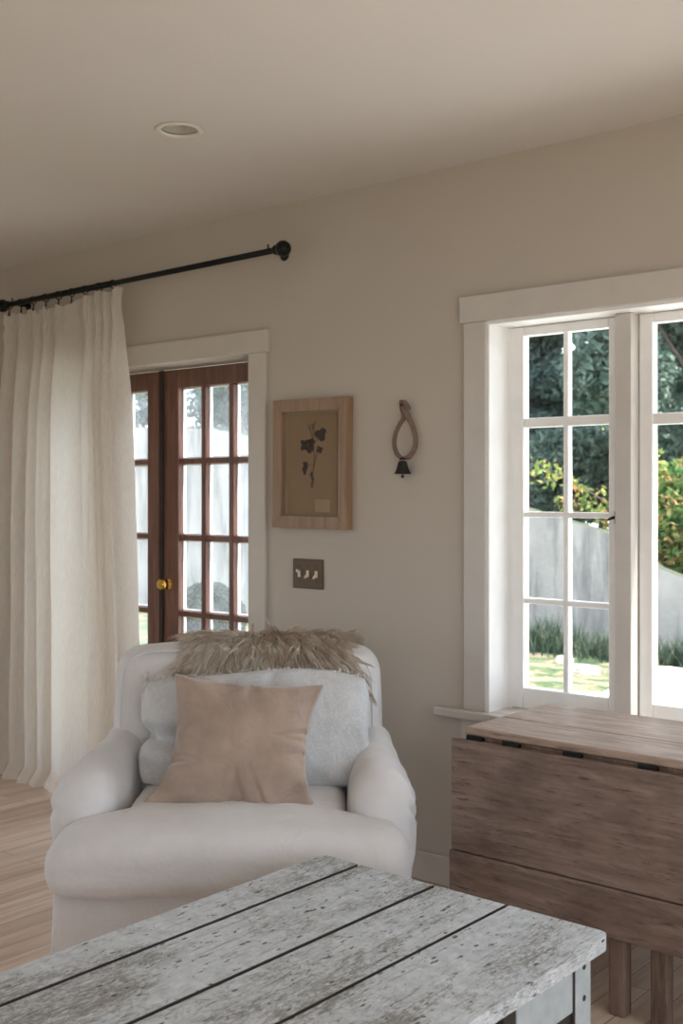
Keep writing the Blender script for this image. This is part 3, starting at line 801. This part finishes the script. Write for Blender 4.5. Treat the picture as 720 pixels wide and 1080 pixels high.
hide = obj('hide', bm, M['hide'], sk, True)
so_ = hide.modifiers.new('thick', 'SOLIDIFY'); so_.thickness = .006; so_.offset = 0
verts, faces = [], []; rr = random.Random(21)
def lock(p, d, n_, ln, r0, curl, ph_, lift):
    side = d.cross(n_).normalized(); P = []
    for k in range(8):
        t = k / 7
        c = p + d * (ln * t) + n_ * (lift * math.sin(2.4 * t)) + side * (curl * ln * (math.sin(5.5 * t + ph_) - math.sin(ph_))) + Vector((0, 0, -.22 * ln * t * t))
        P.append((c, r0 * (1 - t ** 1.6) + .0003))
    b0 = len(verts)
    for c, r_ in P:
        for a in (0, 2.1, 4.2): verts.append(c + side * (r_ * math.cos(a)) + n_ * (r_ * .7 * math.sin(a)))
    for k in range(7):
        for a in range(3): faces.append((b0 + k * 3 + a, b0 + k * 3 + (a + 1) % 3, b0 + k * 3 + 3 + (a + 1) % 3, b0 + k * 3 + 3 + a))
for k in range(1250):       # a clump of several strands that curl together
    q = rr.uniform(.20, .88); a, b = edge_x(q); x = rr.uniform(a, b)
    p, n_, d = hide_point(x, q)
    lat = (x - .05) / .30 + .55 * noise.noise(Vector((x * 7, q * 5, 2)))
    down = sm(.30, .55, q) * 1.1 - .15
    dd = (d * (down + .5 * noise.noise(Vector((x * 11, q * 7, 9)))) + Vector((1, 0, 0)) * (lat * 1.0) + n_ * .02).normalized()
    dd = (dd + Vector((rr.gauss(0, .22), 0, rr.gauss(0, .18)))).normalized()
    ln = rr.uniform(.055, .105); cu_, ph_ = rr.uniform(-.11, .11), rr.uniform(0, 6.28); lf_ = rr.uniform(.004, .018)
    for m_ in range(7):
        o_ = Vector((rr.gauss(0, .0026), 0, rr.gauss(0, .0026)))
        lock(p + n_ * .004 + o_, (dd + Vector((rr.gauss(0, .05), rr.gauss(0, .03), rr.gauss(0, .05)))).normalized(), n_, ln * rr.uniform(.8, 1.1), rr.uniform(.0016, .0028), cu_, ph_ + rr.gauss(0, .25), lf_ * rr.uniform(.8, 1.2))
for k in range(160):   # stray wisps along the ridge
    x = rr.uniform(-.23, .36); p, n_, d = hide_point(x, rr.uniform(.36, .58)); dd = (n_ + Vector((rr.uniform(-1.2, 1.2), 0, 0)) + d * rr.uniform(-.5, .8)).normalized()
    lock(p + n_ * .01, dd, Vector((0, -.3, 1)).normalized(), rr.uniform(.018, .038), .0011, rr.uniform(-.15, .15), rr.uniform(0, 6), .004)
me = bpy.data.meshes.new('wool'); me.from_pydata(verts, [], faces); me.update()
link('wool', me, M['wool'], sk, True)

# ------------------------------------------------------------------ farm coffee table
TZ, TK = .45, .034
Y0, Y1 = .86, 2.342
ct = empty('coffee_table', (-1.63, 1.6, 0))
tag(ct, 'long rustic coffee table with chipped white painted planks', 'table')
ox, oy = 1.63, -1.6
edges = [-2.052, -1.921, -1.672, -1.459, -1.190]
def plank(a, b, k):
    n = 40; bm = bmesh.new(); poly = []
    rl = .030 if k == 0 else .004; rr_ = .026 if k == 3 else .004
    def cor(cx, cy, r, a0): return [(cx + r * math.cos(a0 + R(7.5 * q)), cy + r * math.sin(a0 + R(7.5 * q))) for q in range(13)] if r > .01 else [(cx + r * math.cos(a0 + R(30 * q)), cy + r * math.sin(a0 + R(30 * q))) for q in range(4)]
    poly += cor(b - rr_, Y1 - rr_, rr_, 0) + cor(a + rl, Y1 - rl, rl, R(90)) + cor(a + rl, Y0 + rl, rl, R(180)) + cor(b - rr_, Y0 + rr_, rr_, R(270))
    B = [bm.verts.new((x + ox, y + oy, TZ - TK)) for x, y in poly]; T = [bm.verts.new((x + ox, y + oy, TZ)) for x, y in poly]
    m_ = len(poly); fb = bm.faces.new(B[::-1]); ft = bm.faces.new(T)
    for q in range(m_): bm.faces.new((B[q], B[(q + 1) % m_], T[(q + 1) % m_], T[q]))
    es = list(ft.edges) + list(fb.edges); mid = lambda e: (e.verts[0].co.x + e.verts[1].co.x) / 2
    if k == 3:
        left = [e for e in es if mid(e) < a + ox + .003]; es = [e for e in es if mid(e) >= a + ox + .003]
    bmesh.ops.bevel(bm, geom=es, offset=.011 if k == 3 else .003, segments=4, affect='EDGES', profile=.5)
    return bm
for k in range(4):
    g = .0045
    a_, b_ = edges[k] + (g if k else 0), edges[k + 1] - (g if k < 3 else 0)
    pl = obj('plank', plank(a_, b_, k), M['paint'], ct); pl.data.materials.append(M['darkwood_shade'])
    for p in pl.data.polygons:          # inner edges coloured dark so the gaps read as shade
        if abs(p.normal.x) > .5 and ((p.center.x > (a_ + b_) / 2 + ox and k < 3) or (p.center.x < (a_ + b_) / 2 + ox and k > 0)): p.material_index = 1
LT = TZ - TK - .008
obj('gap_shade_sheet', box((edges[0] + .05 + ox, Y0 + .05 + oy, LT), (edges[4] - .05 + ox, Y1 - .05 + oy, TZ - TK), .001), M['darkwood_shade'], ct)  # dark sheet added under the planks, stands in for shade in the gaps
lx = (-2.005, -1.222); ly = (.90, 2.312); ls = .068
for x, sx in ((lx[0], 1), (lx[1], -1)):
    for y, sy in ((ly[0], 1), (ly[1], -1)):
        a = (x, y); b = (x + sx * ls, y + sy * ls)
        obj('leg', box((min(a[0], b[0]) + ox, min(a[1], b[1]) + oy, 0), (max(a[0], b[0]) + ox, max(a[1], b[1]) + oy, LT), .004), M['bluepaint'], ct)
# end aprons
for y in (ly[0] + .012, ly[1] - .012 - .022):
    obj('apron', box((lx[0] + ls + ox, y + oy, LT - .135), (lx[1] - ls + ox, y + .022 + oy, LT), .003), M['bluepaint'], ct)
obj('apron', box((lx[0] + .012 + ox, ly[0] + ls + oy, LT - .135), (lx[0] + .034 + ox, ly[1] - ls + oy, LT), .003), M['bluepaint'], ct)
# camera-side apron: painted end boards with an open drawer bay between dark frame bars
pe = ly[1] - ls
for a, b in ((pe - .240, pe - .008), (ly[0] + ls + .008, ly[0] + ls + .240)):
    obj('apron', box((lx[1] - .024 + ox, a + oy, LT - .112), (lx[1] - .004 + ox, b + oy, LT - .001), .003), M['bluepaint'], ct)
bm = bmesh.new()
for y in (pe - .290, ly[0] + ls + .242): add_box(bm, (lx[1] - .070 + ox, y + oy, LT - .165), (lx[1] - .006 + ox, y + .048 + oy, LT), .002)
for y in (pe - .0085, ly[0] + ls): add_box(bm, (lx[1] - .030 + ox, y + oy, LT - .150), (lx[1] - .003 + ox, y + .0085 + oy, LT))  # dark strips fill the slits beside the posts in place of shade
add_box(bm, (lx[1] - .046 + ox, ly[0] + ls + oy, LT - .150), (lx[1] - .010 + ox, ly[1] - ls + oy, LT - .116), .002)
obj('drawer_frame_and_slits', bm, M['darkwood_shade'], ct)['label'] = 'dark drawer frame and slit shade strips under the top'
for z in (.385, .315):
    obj('peg', add_lathe(bmesh.new(), [(0, .002), (.006, .0015), (.007, 0), (0, 0)], 12, Matrix.Translation((lx[1] + ox, ly[1] - .033 + oy, z)) @ Matrix.Rotation(R(90), 4, 'Y')), M['darkwood_shade'], ct)

# ------------------------------------------------------------------ drop-leaf table under the window
dt = empty('drop_leaf_table', (-1.33, 3.09, 0))
tag(dt, 'weathered brown pine drop leaf table under the white window', 'table')
ox, oy = 1.33, -3.09
TL, TR = -1.925, -.735
for a, b in ((2.842, 3.045), (3.048, 3.345)):
    obj('top_board', box((TL + ox, a + oy, .716), (TR + ox, b + oy, .740), .006, 3), M['oldpine'], dt)
lf = empty('drop_leaf', (0, 2.828 + oy, 0)); lf.parent = dt
for a, b, dx in ((.372, .706, 0), (.232, .369, -.008)):
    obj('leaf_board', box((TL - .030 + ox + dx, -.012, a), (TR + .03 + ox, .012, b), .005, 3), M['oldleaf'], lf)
rail_bm = bmesh.new()
add_box(rail_bm, (TL + .004 + ox, 2.846 + oy, .700), (TR - .004 + ox, 2.862 + oy, .7155), .003)
obj('front_rail', rail_bm, M['oldleg'], dt)
for x in (-1.88, -1.755, -1.555, -1.33, -1.08, -.85):
    bm = bmesh.new(); add_box(bm, (x - .028 + ox, 2.826 + oy, .704), (x + .028 + ox, 2.846 + oy, .7145), .002)
    add_tube(bm, [(x - .028 + ox, 2.832 + oy, .7125), (x + .028 + ox, 2.832 + oy, .7125)], .005, 8)
    obj('hinge', bm, M['iron'], dt)
# back leaf hangs behind the carcass
obj('back_leaf', box((TL + .02 + ox, 3.352 + oy, .28), (TR - .02 + ox, 3.372 + oy, .706), .004), M['oldleaf'], dt)
for x in (-1.84, -.87):
    for y in (2.90, 3.24):
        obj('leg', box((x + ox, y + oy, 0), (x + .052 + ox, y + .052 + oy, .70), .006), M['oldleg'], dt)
bm = bmesh.new()
add_box(bm, (-1.84 + .052 + ox, 2.915 + oy, .58), (-.87 + ox, 2.935 + oy, .70)); add_box(bm, (-1.84 + .052 + ox, 3.26 + oy, .58), (-.87 + ox, 3.28 + oy, .70))
add_box(bm, (-1.83 + ox, 2.952 + oy, .58), (-1.81 + ox, 3.24 + oy, .70)); add_box(bm, (-.86 + ox, 2.952 + oy, .58), (-.84 + ox, 3.24 + oy, .70))
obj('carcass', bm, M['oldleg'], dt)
for k, (x, y) in enumerate(((-1.465, 2.868), (-1.342, 2.868))):   # the two closed gate legs
    obj('gate_leg', box((x + ox, y + oy, 0), (x + .050 + ox, y + .046 + oy, .58), .007), M['oldleg'], dt)
bm = bmesh.new()
for z in (.52,): add_box(bm, (-1.415 + ox, 2.880 + oy, z), (-1.342 + ox, 2.902 + oy, z + .035), .003)
obj('gate_rail', bm, M['oldleg'], dt)

# ------------------------------------------------------------------ garden
GZ = -.06
bm = bmesh.new(); bmesh.ops.create_grid(bm, x_segments=60, y_segments=60, size=30, matrix=Matrix.Translation((-4, 10, GZ)))
for v in bm.verts:
    if v.co.y > 4.2: v.co.z += .03 * noise.noise(v.co * .6)
    else: v.co.z = GZ - .1
gr = struct(obj('ground', bm, M['lawn'], None, True))
GY = 10.0
def wall_top(x):
    pts = [(-22, 2.45), (-12.1, 2.35), (-11.2, 2.31), (-10.75, 2.275), (-10.4, 2.225), (-9.95, 2.13), (-9, 1.93), (-7.5, 1.62), (-6, 1.286), (-5.06, 1.05), (-4.6, .74), (-4, .56), (-3, .5), (5, .5)]
    for (a, za), (b, zb) in zip(pts, pts[1:]):
        if a <= x <= b: return za + (zb - za) * (x - a) / (b - a)
    return pts[-1][1]
bm = bmesh.new(); xs = [-22 + .2 * k for k in range(131)]
poly = [(xs[0], GZ - .2)] + [(xs[-1], GZ - .2)] + [(x, wall_top(x)) for x in xs[::-1]]
add_prism(bm, poly, GY, GY + .16, .008)
gw = obj('garden_wall', bm, M['gwall']); struct(gw)
# pale paving by the house and stepping stones
bm = bmesh.new(); add_prism(bm, [(-4.1, 8.6), (-3.6, 8.75), (3, 9), (3, 4.2), (-3.6, 4.2), (-3.9, 7.4)], 0, .05)
for v in bm.verts: v.co = Vector((v.co.x, v.co.z, GZ - .012 + v.co.y))
struct(obj('path', bm, M['stone']))
rr = random.Random(3)
for k, (x, y, a, b, lab) in enumerate(((-4.62, 8.62, .15, .08, 'larger flat white stone in the lawn outside the right column of casement panes'),
        (-5.02, 9.0, .08, .05, 'small flat white stone in the lawn nearer the garden wall, outside the casement'),
        (-4.02, 8.98, .13, .07, 'flat white stone in the lawn beside the pale paving, outside the large right pane'))):
    bm = bmesh.new(); n = 14
    pts = [(x + a * (1 + rr.uniform(-.2, .2)) * math.cos(2 * math.pi * q / n), y + b * (1 + rr.uniform(-.2, .2)) * math.sin(2 * math.pi * q / n)) for q in range(n)]
    A = [bm.verts.new((p[0], p[1], GZ - .03)) for p in pts]; B = [bm.verts.new((p[0], p[1], GZ + .05)) for p in pts]
    bm.faces.new(A[::-1]); f_ = bm.faces.new(B)
    for q in range(n): bm.faces.new((A[q], A[(q + 1) % n], B[(q + 1) % n], B[q]))
    bmesh.ops.bevel(bm, geom=list(f_.edges), offset=.02, segments=2, affect='EDGES')
    tag(obj('paving_stone', bm, M['stone']), lab, 'stone', 'white stones in the lawn')

def leaf_cloud(pts_dir, size, seed, mat, name, parent=None):
    rr = random.Random(seed); verts = []; faces = []
    for p, s in pts_dir:
        n_ = Vector((rr.gauss(0, 1), rr.gauss(0, 1), rr.gauss(0, 1) + .5)).normalized(); a = n_.orthogonal().normalized()
        a = (Matrix.Rotation(rr.uniform(0, 6.28), 3, n_) @ a); b = n_.cross(a); q = s * size * rr.uniform(.6, 1.3); k = len(verts)
        verts += [p - a * q, p + b * q * .45 + n_ * q * .12, p + a * q, p - b * q * .45 + n_ * q * .12]; faces.append((k, k + 1, k + 2, k + 3))
    me = bpy.data.meshes.new(name); me.from_pydata(verts, [], faces); me.update()
    return link(name, me, mat, parent)

def tree(name, label, x, y, ht, rad, mat, seed, leaves, kind, size, base=.25, group=None):
    t = empty(name, (x, y, GZ)); tag(t, label, 'tree', group)
    rr = random.Random(seed)
    obj('trunk', add_tube(bmesh.new(), [(0, 0, -.1), (.05, 0, ht * .3), (-.04, .05, ht * .6), (0, 0, ht * .92)], [.10, .08, .05, .02], 10), M['bark'], t, True)
    pts = []
    if kind == 'fir':
        for k in range(leaves):
            q = rr.random() ** .7; z = ht * (1 - q * (1 - base)); rm = rad * q * (.75 + .25 * math.sin(z * 7 + seed)); a = rr.uniform(0, 6.283); r_ = rm * rr.random() ** .45
            pts.append((Vector((r_ * math.cos(a), r_ * math.sin(a), z - .25 * r_)), 1))
    else:
        blobs = [(Vector((rr.gauss(0, .42) * rad, rr.gauss(0, .42) * rad, ht * rr.uniform(base + .1, .93))), rad * rr.uniform(.22, .42)) for _ in range(26)]
        bm = bmesh.new()
        for b, r_ in blobs[:14]: add_tube(bm, [(0, 0, max(.4, b.z - r_ - rad * .5)), b * .5 + Vector((0, 0, b.z * .38)), b], [.04, .03, .01], 6)
        obj('branches', bm, M['bark'], t, True)
        for k in range(leaves):
            b, r_ = rr.choice(blobs); d = Vector((rr.gauss(0, 1), rr.gauss(0, 1), rr.gauss(0, .8))).normalized()
            pts.append((b + d * r_ * rr.random() ** .4, 1))
    leaf_cloud(pts, size, seed + 1, mat, 'foliage', t)
    return t
TREES = [(-20.6, 16.5, 9.5, 2.6, 'fir', 22000, 'dark conifer behind the garden wall, seen through the left french door'),
         (-18.0, 17.5, 10, 2.3, 'fir', 22000, 'dark conifer behind the garden wall, seen through the middle of the right french door'),
         (-14.6, 15.5, 7.5, 1.9, 'oak', 24000, 'thin leafy tree with sky gaps by the edge of the right french door'),
         (-9.4, 15.5, 9, 2.1, 'fir', 56000, 'hazy conifer behind the garden wall, seen through the left panes of the casement'),
         (-6.85, 14.2, 9.0, 2.2, 'oak', 95000, 'leafy tree with small sky gaps seen through the right panes of the casement'),
         (-5.5, 13.6, 7.5, 1.9, 'oak', 46000, 'loose leafy tree with bright sky gaps seen through the large right pane'),
         (-10.6, 20.5, 10, 3.2, 'oak', 44000, 'far leafy tree standing behind the hazy conifer of the casement')]
for k, (x, y, ht, rad, kd, nl, lab) in enumerate(TREES):
    tree('conifer_tree' if kd == 'fir' else 'leafy_tree', lab, x, y, ht, rad, M['fir' if kd == 'fir' else 'oak'], 100 + k, nl, kd, .075, .032 if kd == 'fir' else .028, None)

# arching branches of a yellow-green bush behind the wall
def arching_bush(name, label, canes, seed, mat, size, per):
    x0_, y0_ = canes[0][0][0], canes[0][0][1]
    t = empty(name, (x0_, y0_, GZ)); tag(t, label, 'shrub')
    rr = random.Random(seed); pts = []; org = Vector((x0_, y0_, GZ)); bm = bmesh.new()
    for cane in canes:
        ps = [Vector(p) - org for p in catmull(cane, 10)]
        add_tube(bm, ps, [.016 * (1 - .8 * i / len(ps)) for i in range(len(ps))], 6)
        for i, p in enumerate(ps):
            if i < len(ps) * .25: continue
            for _ in range(per): pts.append((p + Vector((rr.gauss(0, .07), rr.gauss(0, .07), rr.gauss(-.02, .07))), 1))
    obj('branches', bm, M['bark'], t, True)
    leaf_cloud(pts, size, seed, mat, 'leaves', t)
arching_bush('flowering_shrub', 'yellow green arching shrub leaning over the garden wall behind the left casement', [
    [(-5.0, 11.12, 0), (-5.1, 11.02, .9), (-5.6, 10.45, 1.5), (-6.3, 10.72, 1.75)], [(-5.0, 11.12, 0), (-5.1, 11.02, .7), (-5.4, 10.82, 1.15), (-5.95, 10.62, 1.33)],
    [(-5.0, 11.12, 0), (-5.0, 11.02, 1.0), (-5.1, 10.92, 1.7), (-5.35, 10.82, 2.05)], [(-5.0, 11.12, 0), (-4.8, 11.02, 1.0), (-4.85, 10.92, 1.5), (-5.1, 10.82, 1.9)],
    [(-5.0, 11.12, 0), (-4.8, 11.02, .6), (-4.7, 10.92, 1.0), (-5.0, 10.72, 1.25)], [(-5.0, 11.12, 0), (-4.7, 11.02, .8), (-4.5, 10.92, 1.2), (-4.7, 10.82, 1.6)], [(-5.0, 11.12, 0), (-5.1, 10.92, .6), (-5.3, 10.82, 1.0), (-5.5, 10.72, 1.15)]], 31, M['spring'], .046, 8)
def mound(name, label, x, y, r, zc_, mat, seed, n, size, flat=1.0, cat='shrub', shell=.35):
    t = empty(name, (x, y, GZ)); tag(t, label, cat); rr = random.Random(seed); pts = []
    for _ in range(n):
        d = Vector((rr.gauss(0, 1), rr.gauss(0, 1), rr.gauss(0, 1))).normalized(); k = rr.random() ** shell
        p = Vector((d.x * r * k, d.y * r * k, zc_ - GZ + d.z * r * k * flat)); p *= 1
        if p.z > .02: pts.append((p, 1))
    obj('stem', add_tube(bmesh.new(), [(0, 0, -.05), (.02, 0, (zc_ - GZ) * .5), (0, 0, zc_ - GZ)], [.05, .04, .02], 8), M['bark'], t, True)
    leaf_cloud(pts, size, seed + 1, mat, 'leaves', t); return t
mound('leafy_shrub', 'bushy green shrub with pinkish tips spilling over the garden wall behind the right pane', -4.55, 11.25, .80, 1.2, M['shrubgreen'], 41, 9000, .05, .85, shell=.4)
# clipped round shrub by the doors
mound('round_shrub', 'dark green round clipped shrub in the garden behind the right french door', -7.5, 7.0, .335, .31, M['box'], 51, 12000, .026, 1.0, shell=.08)

# tufts of long grass at the foot of the garden wall
verts, faces = [], []; rr = random.Random(61)
for k in range(5200):
    x = rr.uniform(-7.4, -1.6); y = GY - .28 - abs(rr.gauss(0, .20)); hgt = rr.uniform(.14, .42) * (.7 + .6 * noise.noise(Vector((x * 2, y, 1)))); a = rr.uniform(0, 6.28); l_ = hgt * rr.uniform(.2, .8)
    p = Vector((x, y, GZ - .02)); d = Vector((math.cos(a), math.sin(a), 0)); s2 = Vector((-d.y, d.x, 0)) * .008; b0 = len(verts)
    for t in (0, .5, 1):
        c = p + d * (l_ * t * t) + Vector((0, 0, hgt * t)); verts += [c - s2 * (1 - .9 * t), c + s2 * (1 - .9 * t)]
    faces += [(b0, b0 + 1, b0 + 3, b0 + 2), (b0 + 2, b0 + 3, b0 + 5, b0 + 4)]
me = bpy.data.meshes.new('long_grass'); me.from_pydata(verts, [], faces); me.update()
tag(link('long_grass', me, M['tuft']), 'long dark green grass growing along the foot of the garden wall', 'grass', kind='stuff')
